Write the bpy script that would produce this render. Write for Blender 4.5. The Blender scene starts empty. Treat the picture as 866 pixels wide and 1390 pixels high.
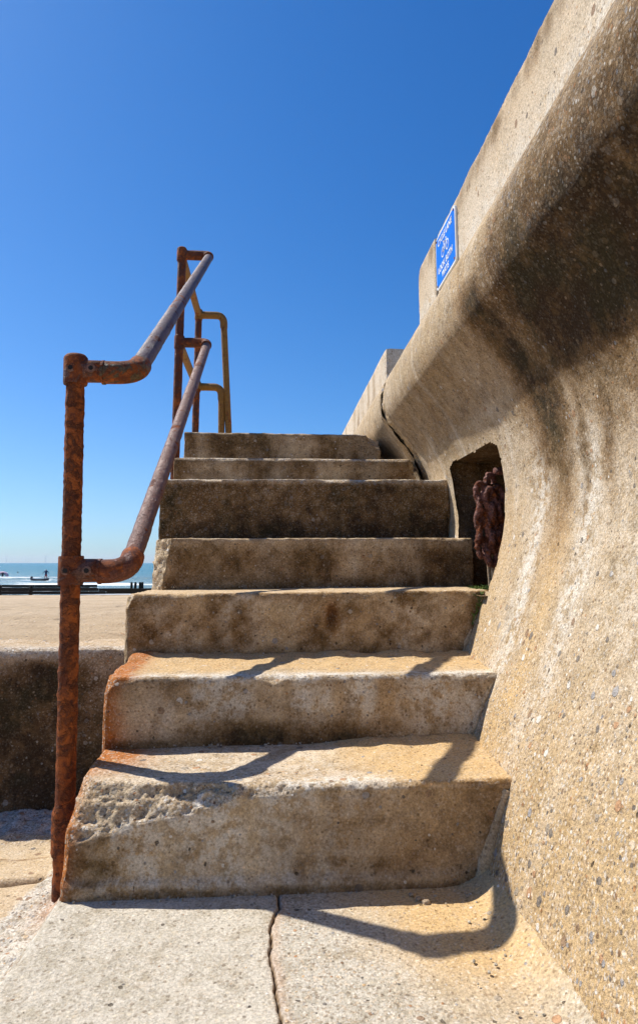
import bpy, bmesh, math, random
import numpy as np
from mathutils import Vector, Matrix
random.seed(4)
SC = bpy.context.scene
COL = SC.collection
R = math.radians

# ------------------------------------------------------------------ camera
cam_d = bpy.data.cameras.new('camera')
cam = bpy.data.objects.new('camera', cam_d); COL.objects.link(cam)
cam.location = (0, 0, 0)
cam.rotation_euler = (R(90 + 7.499), 0, R(-3.799))
cam_d.sensor_width = 36.0
cam_d.lens = 866.0 / 1390.0 * 36.0
cam_d.shift_y = -45.0 / 1390.0
cam_d.clip_start = 0.05
cam_d.clip_end = 80000
SC.camera = cam

# ------------------------------------------------------------------ light
SUN_TO = Vector((-0.68, 0.385, 1.0)).normalized()      # direction towards the sun
W = bpy.data.worlds.new('World'); SC.world = W
W.use_nodes = True
wn = W.node_tree; wn.nodes.clear()
sky = wn.nodes.new('ShaderNodeTexSky'); sky.sky_type = 'NISHITA'
sky.sun_disc = False
sky.sun_elevation = math.asin(SUN_TO.z)
sky.sun_rotation = math.atan2(SUN_TO.x, SUN_TO.y)
sky.altitude = 0; sky.air_density = 1.0; sky.dust_density = 0.4; sky.ozone_density = 8.0
bg = wn.nodes.new('ShaderNodeBackground'); bg.inputs['Strength'].default_value = 0.085
wo = wn.nodes.new('ShaderNodeOutputWorld')
def wmath(op, a, b):
    o = wn.nodes.new('ShaderNodeMath'); o.operation = op
    for k, v in ((0, a), (1, b)):
        if isinstance(v, (int, float)): o.inputs[k].default_value = v
        else: wn.links.new(v, o.inputs[k])
    return o.outputs[0]
# tone curve per channel: the deep polarised blue of the day, paler towards the horizon
sp = wn.nodes.new('ShaderNodeSeparateColor'); cb = wn.nodes.new('ShaderNodeCombineColor'); wn.links.new(sky.outputs[0], sp.inputs[0])
for k, (g_, a_, b_) in enumerate(((2.1, 5.9, 1.8), (1.276, 1.60, .36), (.93, 1.22, .0))):
    p_ = wmath('MULTIPLY', wmath('POWER', wmath('MULTIPLY', sp.outputs[k], .085), g_), a_)
    p_ = wmath('DIVIDE', p_, wmath('ADD', wmath('MULTIPLY', p_, b_), 1.0))
    wn.links.new(wmath('DIVIDE', p_, .085), cb.inputs[k])
wn.links.new(cb.outputs[0], bg.inputs['Color'])
wn.links.new(bg.outputs[0], wo.inputs['Surface'])
sd = bpy.data.lights.new('sun', 'SUN'); sd.energy = 5.0; sd.angle = R(0.5); sd.color = (1.0, 0.945, 0.86)
so = bpy.data.objects.new('sun', sd); COL.objects.link(so)
so.rotation_euler = SUN_TO.to_track_quat('Z', 'Y').to_euler()
so.location = (-8, 3, 10)
SC.view_settings.view_transform = 'Standard'
SC.view_settings.look = 'None'
SC.view_settings.exposure = 0.42
SC.view_settings.gamma = 1.0
SC.render.engine = 'CYCLES'
SC.cycles.max_bounces = 5
SC.cycles.use_adaptive_sampling = True
SC.cycles.adaptive_threshold = 0.015
SC.cycles.use_denoising = True

# ------------------------------------------------------------------ noise (numpy)
def _h(i, j, k, s):
    n = (i.astype(np.int64) * 374761393 + j.astype(np.int64) * 668265263 + k.astype(np.int64) * 2147483647 + s * 1274126177) & 0xffffffff
    n = ((n ^ (n >> 13)) * 1274126177) & 0xffffffff
    n = n ^ (n >> 16)
    return (n & 0xffffff) / float(0xffffff)
def vnoise(P, sc, seed=0):
    Q = P * sc
    i = np.floor(Q).astype(np.int64); f = Q - i
    f = f * f * (3 - 2 * f)
    out = 0
    for a in (0, 1):
        for b in (0, 1):
            for c in (0, 1):
                w = (f[:, 0] if a else 1 - f[:, 0]) * (f[:, 1] if b else 1 - f[:, 1]) * (f[:, 2] if c else 1 - f[:, 2])
                out = out + w * _h(i[:, 0] + a, i[:, 1] + b, i[:, 2] + c, seed)
    return out * 2 - 1
def fbm(P, sc, oct=4, seed=0, gain=0.5):
    o = 0; a = 1; t = 0
    for k in range(oct):
        o = o + a * vnoise(P + 7.3 * k, sc * 2 ** k, seed + k); t += a; a *= gain
    return o / t
def sst(a, b, x):
    t = np.clip((x - a) / (b - a), 0, 1)
    return t * t * (3 - 2 * t)
def gau(x, c, w): return np.exp(-((x - c) / w) ** 2)

# ------------------------------------------------------------------ object helpers
def tag(o, label=None, cat=None, group=None, kind=None):
    if label: o['label'] = label
    if cat: o['category'] = cat
    if group: o['group'] = group
    if kind: o['kind'] = kind
    return o
def empty(name, loc=(0, 0, 0), label=None, cat=None, group=None):
    o = bpy.data.objects.new(name, None); COL.objects.link(o); o.location = loc
    o.empty_display_size = 0.1
    return tag(o, label, cat, group)
def link(name, me, mat, parent=None, smooth=True):
    o = bpy.data.objects.new(name, me); COL.objects.link(o)
    if mat is not None: me.materials.append(mat)
    if smooth:
        me.polygons.foreach_set('use_smooth', [True] * len(me.polygons))
    if parent is not None:
        o.parent = parent
        o.matrix_parent_inverse = Matrix.Translation(-Vector(parent.location))
    return o
def mesh_np(name, V, Fc, mat, parent=None, smooth=True, attrs=None, uv=None):
    me = bpy.data.meshes.new(name)
    me.from_pydata(np.asarray(V, float).tolist(), [], [tuple(f) for f in (Fc.tolist() if hasattr(Fc, 'tolist') else Fc)])
    me.update()
    if attrs:
        for k, v in attrs.items():
            at = me.attributes.new(k, 'FLOAT_COLOR', 'POINT')
            a4 = np.ones((len(V), 4)); a4[:, :v.shape[1]] = v
            at.data.foreach_set('color', a4.ravel().astype(np.float32))
    if uv is not None:
        ul = me.uv_layers.new(name='UVMap')
        li = np.empty(len(me.loops), dtype=np.int32); me.loops.foreach_get('vertex_index', li)
        ul.data.foreach_set('uv', uv[li].ravel().astype(np.float32))
    return link(name, me, mat, parent, smooth)
def grid_faces(nu, nv, off=0, close_u=False, flip=False):
    i = np.arange(nu if close_u else nu - 1); j = np.arange(nv - 1)
    I, J = np.meshgrid(i, j, indexing='ij'); I = I.ravel(); J = J.ravel(); I2 = (I + 1) % nu
    f = np.stack([I * nv + J, I2 * nv + J, I2 * nv + J + 1, I * nv + J + 1], 1) + off
    return f[:, ::-1] if flip else f
class MB:
    """collects numpy pieces into one mesh"""
    def __init__(s): s.V = []; s.F = []; s.n = 0
    def add(s, V, Fc):
        V = np.asarray(V, float)
        s.V.append(V); s.F += [tuple(int(a) + s.n for a in f) for f in Fc]; s.n += len(V); return s
    def box(s, c, h, rot=None, bev=0.0):
        c = Vector(c); v = []
        for x in (-1, 1):
            for y in (-1, 1):
                for z in (-1, 1):
                    p = Vector((x * h[0], y * h[1], z * h[2]))
                    if rot: p = rot @ p
                    v.append(tuple(p + c))
        s.add(v, [(0, 1, 3, 2), (4, 6, 7, 5), (0, 4, 5, 1), (2, 3, 7, 6), (0, 2, 6, 4), (1, 5, 7, 3)]); return s
    def tube(s, pts, rad, n=16, caps=True, disp=0.0, dsc=60, seed=0, step=None):
        P = [Vector(p) for p in pts]
        rad = list(rad) if hasattr(rad, '__len__') else [rad] * len(P)
        if step:
            Q = []; Rr = []
            for a in range(len(P) - 1):
                m = max(1, int((P[a + 1] - P[a]).length / step))
                for k in range(m):
                    Q.append(P[a].lerp(P[a + 1], k / m)); Rr.append(rad[a] + (rad[a + 1] - rad[a]) * k / m)
            Q.append(P[-1]); Rr.append(rad[-1]); P = Q; rad = Rr
        T = []
        for a in range(len(P)):
            t = (P[min(a + 1, len(P) - 1)] - P[max(a - 1, 0)]); T.append(t.normalized())
        nrm = T[0].orthogonal().normalized()
        V = []
        for a in range(len(P)):
            nrm = (nrm - T[a] * nrm.dot(T[a])).normalized(); b = T[a].cross(nrm)
            for k in range(n):
                an = 2 * math.pi * k / n
                d = nrm * math.cos(an) + b * math.sin(an)
                V.append(tuple(P[a]) + tuple(d) + (rad[a],))
        V = np.array(V); pos = V[:, :3]; D = V[:, 3:6]; rr = V[:, 6]
        base = pos + D * rr[:, None]
        if disp:
            q = fbm(base, dsc, 3, seed)
            rr = rr + disp * (q + 0.8 * np.clip(fbm(base, dsc * 0.4, 3, seed + 9) - 0.1, 0, 1) * 2)
        X = pos + D * rr[:, None]
        m = len(P); Fc = []
        for a in range(m - 1):
            for k in range(n):
                k2 = (k + 1) % n
                Fc.append((a * n + k, a * n + k2, (a + 1) * n + k2, (a + 1) * n + k))
        if caps:
            Fc.append(tuple(range(n - 1, -1, -1))); Fc.append(tuple((m - 1) * n + k for k in range(n)))
        s.add(X, Fc); return s
    def build(s, name, mat, parent=None, smooth=False, ang=35):
        me = bpy.data.meshes.new(name)
        me.from_pydata(np.concatenate(s.V).tolist(), [], s.F); me.update()
        o = link(name, me, mat, parent, smooth)
        if smooth:
            try: me.set_sharp_from_angle(angle=R(ang))
            except Exception: pass
        return o

# ------------------------------------------------------------------ node helpers
class NT:
    def __init__(s, name):
        s.m = bpy.data.materials.new(name); s.m.use_nodes = True
        s.t = s.m.node_tree; s.t.nodes.clear()
        s.out = s.n('OutputMaterial'); s.b = s.n('BsdfPrincipled'); s.l(s.b.outputs[0], s.out.inputs[0])
    def n(s, k, **kw):
        o = s.t.nodes.new('ShaderNode' + k)
        for a, v in kw.items(): setattr(o, a, v)
        return o
    def l(s, a, b): s.t.links.new(a, b)
    def val(s, sock, v):
        if isinstance(v, (int, float)): sock.default_value = v
        elif isinstance(v, (tuple, list)): sock.default_value = tuple(v) + ((1,) if len(v) == 3 and len(sock.default_value) == 4 else ())
        else: s.l(v, sock)
    def math(s, op, a, b=0.0, clamp=False):
        o = s.n('Math', operation=op); o.use_clamp = clamp
        s.val(o.inputs[0], a); s.val(o.inputs[1], b); return o.outputs[0]
    def mul(s, a, b): return s.math('MULTIPLY', a, b)
    def add(s, a, b): return s.math('ADD', a, b)
    def mix(s, f, a, b, bt='MIX'):
        o = s.n('MixRGB', blend_type=bt); s.val(o.inputs[0], f); s.val(o.inputs[1], a); s.val(o.inputs[2], b); return o.outputs[0]
    def coord(s, which='Object'): return s.n('TexCoord').outputs[which]
    def mapp(s, v, sc=(1, 1, 1), loc=(0, 0, 0), rot=(0, 0, 0)):
        o = s.n('Mapping'); s.l(v, o.inputs[0]); o.inputs['Scale'].default_value = sc; o.inputs['Location'].default_value = loc; o.inputs['Rotation'].default_value = rot; return o.outputs[0]
    def noise(s, v, sc, det=4, rough=0.55, dist=0.0, col=False):
        o = s.n('TexNoise'); s.l(v, o.inputs['Vector']); o.inputs['Scale'].default_value = sc; o.inputs['Detail'].default_value = det
        o.inputs['Roughness'].default_value = rough; o.inputs['Distortion'].default_value = dist; return o.outputs['Color' if col else 'Fac']
    def vor(s, v, sc, rnd=1.0, feat='F1'):
        o = s.n('TexVoronoi', feature=feat); s.l(v, o.inputs['Vector']); o.inputs['Scale'].default_value = sc
        o.inputs['Randomness'].default_value = rnd; return o
    def ramp(s, f, stops, interp='LINEAR'):
        o = s.n('ValToRGB'); r = o.color_ramp; r.interpolation = interp
        while len(r.elements) > 1: r.elements.remove(r.elements[-1])
        r.elements[0].position = stops[0][0]; c = stops[0][1]; r.elements[0].color = tuple(c) + (1,) if hasattr(c, '__len__') else (c, c, c, 1)
        for p, c in stops[1:]:
            e = r.elements.new(p); e.color = tuple(c) + (1,) if hasattr(c, '__len__') else (c, c, c, 1)
        s.l(f, o.inputs[0]); return o.outputs[0]
    def rng(s, f, a, b, c=0.0, d=1.0, smooth=True):
        o = s.n('MapRange'); o.interpolation_type = 'SMOOTHSTEP' if smooth else 'LINEAR'
        s.val(o.inputs['Value'], f)
        for k, x in (('From Min', a), ('From Max', b), ('To Min', c), ('To Max', d)): s.val(o.inputs[k], x)
        return o.outputs[0]
    def sep(s, c):
        o = s.n('SeparateColor'); s.l(c, o.inputs[0]); return o.outputs
    def attr(s, name):
        o = s.n('Attribute'); o.attribute_name = name; return s.sep(o.outputs['Color'])
    def bump(s, h, dist=0.01, st=1.0, prev=None):
        o = s.n('Bump'); o.inputs['Distance'].default_value = dist; o.inputs['Strength'].default_value = st
        s.l(h, o.inputs['Height'])
        if prev is not None: s.l(prev, o.inputs['Normal'])
        return o.outputs[0]
    def warp(s, v, sc, amt):
        c = s.noise(v, sc, 2, col=True)
        a = s.n('VectorMath', operation='SUBTRACT'); s.l(c, a.inputs[0]); a.inputs[1].default_value = (0.5, 0.5, 0.5)
        b = s.n('VectorMath', operation='SCALE'); s.l(a.outputs[0], b.inputs[0]); b.inputs['Scale'].default_value = amt
        d = s.n('VectorMath', operation='ADD'); s.l(v, d.inputs[0]); s.l(b.outputs[0], d.inputs[1]); return d.outputs[0]

PEB = [(0.0, (.30, .25, .19)), (.14, (.42, .20, .08)), (.26, (.62, .50, .36)), (.38, (.10, .09, .085)), (.48, (.52, .34, .17)),
       (.60, (.75, .70, .62)), (.70, (.22, .12, .06)), (.80, (.28, .28, .29)), (.90, (.55, .40, .25)), (1.0, (.16, .12, .08))]
def concrete(name, ca, cb, cc, peb=0.35, grit=0.5, bump=1.0, elong=1.0, streak=0.0, pits=1.0, wall=False, pscale=48):
    """weathered concrete; attribute mk1 = dark stain with painted shade, rust, sand; mk2 = exposed aggregate, lime, sealed/grey"""
    t = NT(name); v = t.coord()
    a1 = t.attr('mk1'); a2 = t.attr('mk2')
    n1 = t.noise(v, 2.3, 7, .62, .4); n2 = t.noise(v, 9, 6, .65, .3); n3 = t.noise(v, 45, 5, .7)
    n4 = t.noise(v, 19, 9, .78, .3)
    col = t.mix(t.rng(n1, .38, .62), ca, cb)
    col = t.mix(t.rng(n2, .45, .72), col, cc)
    # soft blotches and run marks
    if streak > 0:
        uv = t.n('TexCoord').outputs['UV'] if wall else v
        st = t.noise(t.mapp(uv, (16, 1.1, 1) if wall else (14, 14, 1.3)), 1.0, 5, .6, .6)
        col = t.mix(t.mul(t.rng(st, .50, .78), streak), col, (.66, .60, .50))
        st2 = t.noise(t.mapp(uv, (11, .8, 1) if wall else (9, 9, 1.0), (3.3, 1.7, 5)), 1.0, 5, .6, .5)
        col = t.mix(t.mul(t.rng(st2, .50, .74), streak), col, (.40, .25, .105))
        col = t.mix(1.0, col, t.ramp(n4, [(.30, .54), (.47, .94), (.55, 1.04), (.70, 1.30)]), 'MULTIPLY')
    lime = t.mul(t.math('MULTIPLY', a2[1], 1.25, True), t.rng(t.add(t.mul(n3, .45), t.mul(n4, .55)), .44, .54))
    col = t.mix(lime, col, (.66, .61, .52))
    col = t.mix(t.mul(a1[2], t.rng(n2, .25, .55, .6, 1)), col, (.56, .375, .175))
    # rust bleeding
    rr = t.math('MULTIPLY', a1[1], t.rng(n2, .2, .6, .55, 1.25), True)
    col = t.mix(rr, col, t.mix(n3, (.32, .09, .018), (.50, .20, .05)))
    # dark growth, plus shade painted through the same mask
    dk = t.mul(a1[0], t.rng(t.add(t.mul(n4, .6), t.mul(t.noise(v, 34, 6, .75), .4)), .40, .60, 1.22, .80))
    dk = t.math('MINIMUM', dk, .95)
    grow_shade = t.mix(t.rng(t.noise(v, 6, 3), .45, .62), (.026, .015, .007), (.022, .020, .008))
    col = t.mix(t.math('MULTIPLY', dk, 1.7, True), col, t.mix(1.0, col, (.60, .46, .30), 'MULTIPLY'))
    col = t.mix(t.rng(dk, .12, 1.0, 0, .97, False), col, grow_shade)
    # grit and pebbles
    wv = t.warp(t.mapp(v, (1, 1, elong)), 60, .0035)
    g = t.vor(wv, 260); gs = t.sep(g.outputs['Color'])
    gm = t.mul(t.mul(t.math('SUBTRACT', 1.0, t.mul(a1[0], .65)), t.rng(gs[0], .60, .70)), t.math('MULTIPLY', t.add(t.mul(a2[0], 1.0), grit), 1, True))
    gcol = t.ramp(gs[1], [(0, (.12, .09, .06)), (.3, (.30, .20, .12)), (.55, (.55, .42, .28)), (.8, (.78, .72, .62)), (1, (.35, .33, .31))])
    gcol = t.mix(t.mul(dk, .70), gcol, (.03, .022, .014))
    col = t.mix(t.mul(gm, .62), col, gcol)
    p = t.vor(wv, pscale, .95); pss = t.sep(p.outputs['Color'])
    size = t.rng(pss[0], .0, 1.0, .10, .46, False)
    dens = t.add(t.mul(a2[0], .55), peb)
    pm = t.mul(t.math('SUBTRACT', 1.0, t.mul(a1[0], .75)), t.mul(t.rng(t.math('SUBTRACT', size, p.outputs['Distance']), 0, .05), t.math('LESS_THAN', pss[2], dens)))
    pcol = t.ramp(pss[1], PEB, 'CONSTANT')
    pcol = t.mix(.18, pcol, t.mix(n3, (.2, .15, .1), (.8, .7, .55)))
    pcol = t.mix(t.mul(dk, .6), pcol, (.035, .026, .016))
    col = t.mix(t.mul(pm, .88), col, pcol)
    q = t.vor(t.mapp(wv, (1, 1, 1), (4.1, 2.2, 7.7)), pscale * 2.3, 1.0); qs = t.sep(q.outputs['Color'])
    qm = t.mul(t.rng(t.math('SUBTRACT', t.rng(qs[0], 0, 1, .15, .45, False), q.outputs['Distance']), 0, .07),
               t.math('LESS_THAN', qs[2], t.mul(dens, .9)))
    qcol = t.mix(t.mul(dk, .7), t.ramp(qs[1], PEB, 'CONSTANT'), (.035, .026, .016))
    col = t.mix(t.mul(qm, .8), col, qcol)
    # blow holes
    h = t.vor(t.warp(t.warp(v, 40, .012), 170, .006), 30, 1.0); hsn = t.sep(h.outputs['Color'])
    hm = t.mul(t.rng(t.math('SUBTRACT', t.rng(hsn[1], 0, 1, .03, .14, False), h.outputs['Distance']), 0, .03), t.math('LESS_THAN', hsn[0], .42 * pits))
    col = t.mix(t.mul(hm, .75), col, (.05, .035, .022))
    # fine tone variation
    fv = t.noise(v, 210, 5, .8)
    col = t.mix(1.0, col, t.ramp(fv, [(.30, .50), (.50, 1.0), (.68, 1.34)]), 'MULTIPLY')
    sp_ = t.vor(t.warp(v, 130, .006), 105, 1.0); sps = t.sep(sp_.outputs['Color'])
    spm = t.mul(t.rng(sp_.outputs['Distance'], .40, .26), t.math('GREATER_THAN', sps[0], .70))
    col = t.mix(t.mul(spm, .55), col, t.mix(1.0, col, t.ramp(sps[1], [(0, (.30, .24, .18)), (.45, (.62, .52, .42)), (.46, (1.3, 1.25, 1.15)), (.75, (1.7, 1.6, 1.45)), (.76, (.45, .38, .30))], 'CONSTANT'), 'MULTIPLY'))
    t.l(col, t.b.inputs['Base Color'])
    t.b.inputs['Roughness'].default_value = .93
    t.b.inputs['Specular IOR Level'].default_value = .18
    hgt = t.add(t.mul(n3, .9), t.mul(t.noise(v, 190, 4, .7), .75))
    h2 = t.vor(t.warp(v, 90, .006), 85, 1.0); h2n = t.sep(h2.outputs['Color'])
    hm2 = t.mul(t.rng(t.math('SUBTRACT', t.rng(h2n[1], 0, 1, .08, .26, False), h2.outputs['Distance']), 0, .05), t.math('LESS_THAN', h2n[0], .30 * pits))
    hm = t.math('MAXIMUM', hm, hm2)
    hgt = t.add(hgt, t.mul(pm, .55)); hgt = t.add(hgt, t.mul(qm, .3)); hgt = t.math('SUBTRACT', hgt, t.mul(hm, 1.6))
    hgt = t.add(hgt, t.mul(t.noise(v, 75, 5, .75), t.add(t.mul(a2[0], 1.6), .4)))
    t.l(t.bump(hgt, .0042 * bump, 1.0), t.b.inputs['Normal'])
    return t.m

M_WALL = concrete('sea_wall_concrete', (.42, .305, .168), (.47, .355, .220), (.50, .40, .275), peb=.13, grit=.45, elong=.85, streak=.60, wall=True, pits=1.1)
M_PARA = concrete('parapet_concrete', (.55, .435, .295), (.59, .49, .36), (.49, .40, .28), peb=.04, grit=.28, elong=.8, pits=.9, bump=.7)
M_STEP = concrete('step_concrete', (.50, .365, .210), (.56, .435, .28), (.40, .285, .165), peb=.03, grit=.30, streak=.35, pits=1.0, bump=.8)
M_SLAB = concrete('slab_concrete', (.39, .345, .265), (.44, .395, .315), (.33, .28, .20), peb=.03, grit=.35, pits=.8, bump=.7)
M_LOW = concrete('low_wall_concrete', (.40, .30, .20), (.44, .34, .24), (.30, .22, .145), peb=.10, grit=.4, streak=.4, pits=.6)
M_MORT = concrete('mortar', (.42, .39, .34), (.48, .45, .39), (.36, .33, .28), peb=.0, grit=.15, pits=.3, bump=.5)

def rust_mat(name, paint=None, paint_amt=0.0, orange=.5, dark=.5, bump=1.0):
    t = NT(name); v = t.coord()
    n1 = t.noise(v, 14, 6, .65, .5); n2 = t.noise(v, 60, 6, .7, .3); n3 = t.noise(v, 240, 3, .7)
    col = t.mix(t.rng(n1, .5 - .18 * orange - .05, .62), (.105, .028, .012), (.34, .092, .018))
    col = t.mix(t.rng(n2, .45, .62), col, (.135, .038, .016))
    col = t.mix(t.mul(t.rng(t.noise(v, 34, 5, .7, 1.0), .50, .60), dark), col, (.035, .016, .012))
    col = t.mix(t.mul(t.rng(n3, .56, .70), .40), col, (.40, .16, .06))
    hgt = t.add(t.mul(n2, 1.0), t.mul(n3, .5))
    hgt = t.add(hgt, t.mul(t.rng(t.noise(v, 34, 5, .7, 1.0), .48, .56), .9))
    if paint:
        pmask = t.rng(t.noise(v, 17, 7, .68, .8), .62 - .3 * paint_amt, .66 - .3 * paint_amt)
        pc = t.mix(t.rng(n2, .4, .66), paint[0], paint[1])
        col = t.mix(t.mul(pmask, .92), col, t.mix(t.rng(n3, .35, .6), pc, tuple(x * .55 for x in paint[1])))
        hgt = t.add(hgt, t.mul(pmask, .7))
        t.l(t.rng(pmask, 0, 1, .85, .55), t.b.inputs['Roughness'])
    else:
        t.b.inputs['Roughness'].default_value = .86
    t.l(col, t.b.inputs['Base Color']); t.b.inputs['Specular IOR Level'].default_value = .3
    t.l(t.bump(hgt, .0022 * bump, 1.0), t.b.inputs['Normal'])
    return t.m
M_POST = rust_mat('flaking_rust', None, 0, .95, .62, 2.4)
M_FIT = rust_mat('fitting_rust', ((.20, .10, .07), (.13, .06, .045)), .35, .4, .35, .6)
M_ELB = rust_mat('elbow_rust_olive', ((.15, .115, .06), (.10, .075, .045)), .40, .75, .3, .7)
M_ELB2 = rust_mat('elbow_rust_red', ((.24, .085, .05), (.17, .06, .04)), .45, .5, .35, .7)
M_RAIL = rust_mat('worn_rail_grey', ((.125, .090, .098), (.20, .15, .145)), .72, .1, .6, .9)
M_RAIL2 = rust_mat('worn_rail_pink', ((.21, .10, .068), (.30, .17, .125)), .72, .3, .4, 1.0)
M_YEL = rust_mat('yellow_painted_rust', ((.40, .22, .035), (.29, .14, .03)), .78, .6, .4, .7)
M_RED = rust_mat('dark_red_rust', ((.15, .050, .028), (.10, .035, .02)), .4, .25, .4, .8)
M_IRON = rust_mat('corroded_iron', ((.33, .135, .095), (.22, .09, .07)), .62, .35, .35, 1.8)
def plain(name, c, rough=.6, spec=.3):
    t = NT(name); v = t.coord()
    n = t.noise(v, 12, 4)
    t.l(t.mix(t.rng(n, .3, .7), tuple(x * .85 for x in c), tuple(min(1, x * 1.1) for x in c)), t.b.inputs['Base Color'])
    t.b.inputs['Roughness'].default_value = rough; t.b.inputs['Specular IOR Level'].default_value = spec
    return t.m
M_BLACK = plain('black_hole', (.012, .009, .008))
M_SEAL = plain('joint_sealant', (.055, .042, .03), .8)
M_BLUE = plain('sign_blue', (.002, .155, .70), .35, .5)
M_WHITE = plain('sign_white', (.78, .80, .80), .4, .5)

# ================================================================== LARGE STRUCTURE
Z0 = -0.632                                # the walkway in front of the steps
PROF = [(.36, -.80), (.385, -.71), (.408, -.637), (.440, -.55), (.476, -.448), (.522, -.345), (.568, -.255), (.628, -.10), (.662, .00), (.688, .10),
        (.700, .20), (.692, .30), (.673, .386), (.656, .426), (.645, .449), (.632, .478), (.600, .531), (.560, .583), (.528, .622), (.501, .653), (.486, .698), (.481, .748), (.490, .812),
        (.527, .882), (.560, .935), (.587, .966), (.603, .985), (.612, 1.02)]
def catmull(P, step):
    P = [np.array(p, float) for p in P]; out = []
    for i in range(len(P) - 1):
        p0 = P[max(i - 1, 0)]; p1 = P[i]; p2 = P[i + 1]; p3 = P[min(i + 2, len(P) - 1)]
        n = max(1, int(np.linalg.norm(p2 - p1) / step))
        for k in range(n):
            t = k / n
            out.append(.5 * ((2 * p1) + (-p0 + p2) * t + (2 * p0 - 5 * p1 + 4 * p2 - p3) * t * t + (-p0 + 3 * p1 - 3 * p2 + p3) * t ** 3))
    out.append(P[-1]); return np.array(out)
PF = catmull(PROF, .0065)
def wall_x(z): return float(np.interp(z, PF[:, 1], PF[:, 0]))   # valid where the profile is single valued in z

NY0, NY1, NZ0, NZ1 = 1.905, 2.45, -.088, .382     # the recess in the wall
def wall_masks(Y, Z, P):
    wob = .05 * fbm(P * np.array([.4, 1, 1]), 5, 3, 3)
    y = Y + wob
    dark = np.zeros(len(Y))
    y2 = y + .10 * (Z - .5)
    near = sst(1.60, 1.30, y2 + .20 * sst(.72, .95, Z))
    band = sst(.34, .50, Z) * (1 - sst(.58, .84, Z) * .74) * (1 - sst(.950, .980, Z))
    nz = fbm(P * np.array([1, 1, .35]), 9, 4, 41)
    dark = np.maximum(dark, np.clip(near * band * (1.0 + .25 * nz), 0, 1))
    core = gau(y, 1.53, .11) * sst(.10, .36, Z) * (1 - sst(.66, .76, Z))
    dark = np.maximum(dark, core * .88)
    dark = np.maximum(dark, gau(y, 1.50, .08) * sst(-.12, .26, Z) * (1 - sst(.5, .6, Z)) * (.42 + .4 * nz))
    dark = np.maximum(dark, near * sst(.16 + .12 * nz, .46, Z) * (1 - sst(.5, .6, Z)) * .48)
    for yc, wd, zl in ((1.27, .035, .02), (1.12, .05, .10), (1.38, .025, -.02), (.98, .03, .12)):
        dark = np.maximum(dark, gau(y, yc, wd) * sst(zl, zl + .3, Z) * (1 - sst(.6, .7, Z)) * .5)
    dark = np.maximum(dark, sst(.44, .50, Z) * (1 - sst(.66, .72, Z)) * (.20 + .15 * nz))  # shade under the lip, painted into the dark mask
    agg = np.clip(near * sst(.45, .8, Z) * .9 + sst(-.05, -.45, Z) * .62 + .08, 0, 1) * (1 - sst(.955, .99, Z) * .8)
    sand = sst(-.1, -.5, Z) * .62 + gau(y, 1.49, .06) * sst(.25, .05, Z) * .6 + gau(y, 1.85, .12) * sst(.35, .1, Z) * .35
    lime = (gau(y, 1.63, .050) + .9 * gau(y, 1.36, .05)) * sst(.38, .2, Z) * sst(-.6, -.3, Z) * .75 + gau(y, 1.7, .06) * gau(Z, -.42, .12) * .7 + sst(.0, .25, Z) * (1 - sst(.3, .5, Z)) * .18 + sst(1.35, 1.1, y) * gau(Z, -.02, .2) * .35
    lime = np.clip(lime + sst(.95, 1.0, Z) * .4, 0, 1)
    rust = 0 * dark
    return np.stack([dark, rust, np.clip(sand, 0, 1)], 1), np.stack([agg, lime, 0 * lime], 1)
def wall_body(name, ys, pf, parent, hole=None, seed=0, xoff=0.0, extra=None):
    ns = len(pf); ny = len(ys)
    s = np.concatenate([[0], np.cumsum(np.linalg.norm(np.diff(pf, axis=0), axis=1))])
    tx = np.gradient(pf, axis=0); tx /= np.linalg.norm(tx, axis=1)[:, None]
    nx, nz = -tx[:, 1], tx[:, 0]
    S, Yg = np.meshgrid(np.arange(ns), ys, indexing='ij')
    X = pf[S, 0] + xoff; Z = pf[S, 1]
    P = np.stack([X.ravel(), Yg.ravel(), Z.ravel()], 1)
    N = np.stack([nx[S].ravel(), 0 * X.ravel(), nz[S].ravel()], 1)
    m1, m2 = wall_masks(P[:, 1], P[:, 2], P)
    d = .0045 * fbm(P, 3.0, 3, seed) + .0016 * fbm(P, 22, 3, seed + 5) * (1 + m2[:, 0]) + .0014 * m2[:, 0] * fbm(P, 75, 2, seed + 11)
    P0 = P.copy()
    P = P + N * d[:, None]
    if extra is not None: P = extra(P, N, P0)
    Fc = grid_faces(ns, ny)
    if hole:
        y0, y1, z0, z1 = hole
        cx = P0[Fc].mean(1)
        wy = .014 * fbm(cx, 17, 4, 31); wz = .008 * fbm(cx, 26, 3, 37)
        y1e = y1 - .12 * sst(.30, -.08, cx[:, 2])
        inside = (cx[:, 1] > y0 + wy) & (cx[:, 1] < y1e + wy) & (cx[:, 2] > z0) & (cx[:, 2] < z1 + wz - .020 * np.exp(-((cx[:, 1] - y0) / .03) ** 2) - .014 * np.exp(-((cx[:, 1] - y1) / .03) ** 2))
        Fc = Fc[~inside]
    uv = np.stack([P0[:, 1], s[S].ravel()], 1)
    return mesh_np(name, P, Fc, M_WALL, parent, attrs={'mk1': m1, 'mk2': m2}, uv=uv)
def edge_crumble(ye, sgn, seed):
    def f(P, N, P0):
        dd = np.abs(P0[:, 1] - ye)
        k = np.exp(-(dd / .012) ** 2) * (.007 + .014 * np.clip(fbm(P0, 26, 3, seed), -.35, 1))
        P = P - N * k[:, None]
        P[:, 1] -= sgn * np.exp(-(dd / .02) ** 2) * (.006 + .016 * np.clip(fbm(P0, 24, 4, seed + 3, .7), -.2, 1) + .012 * sst(.75, .50, P0[:, 2]))
        return P
    return f
YJ = 2.86
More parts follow.
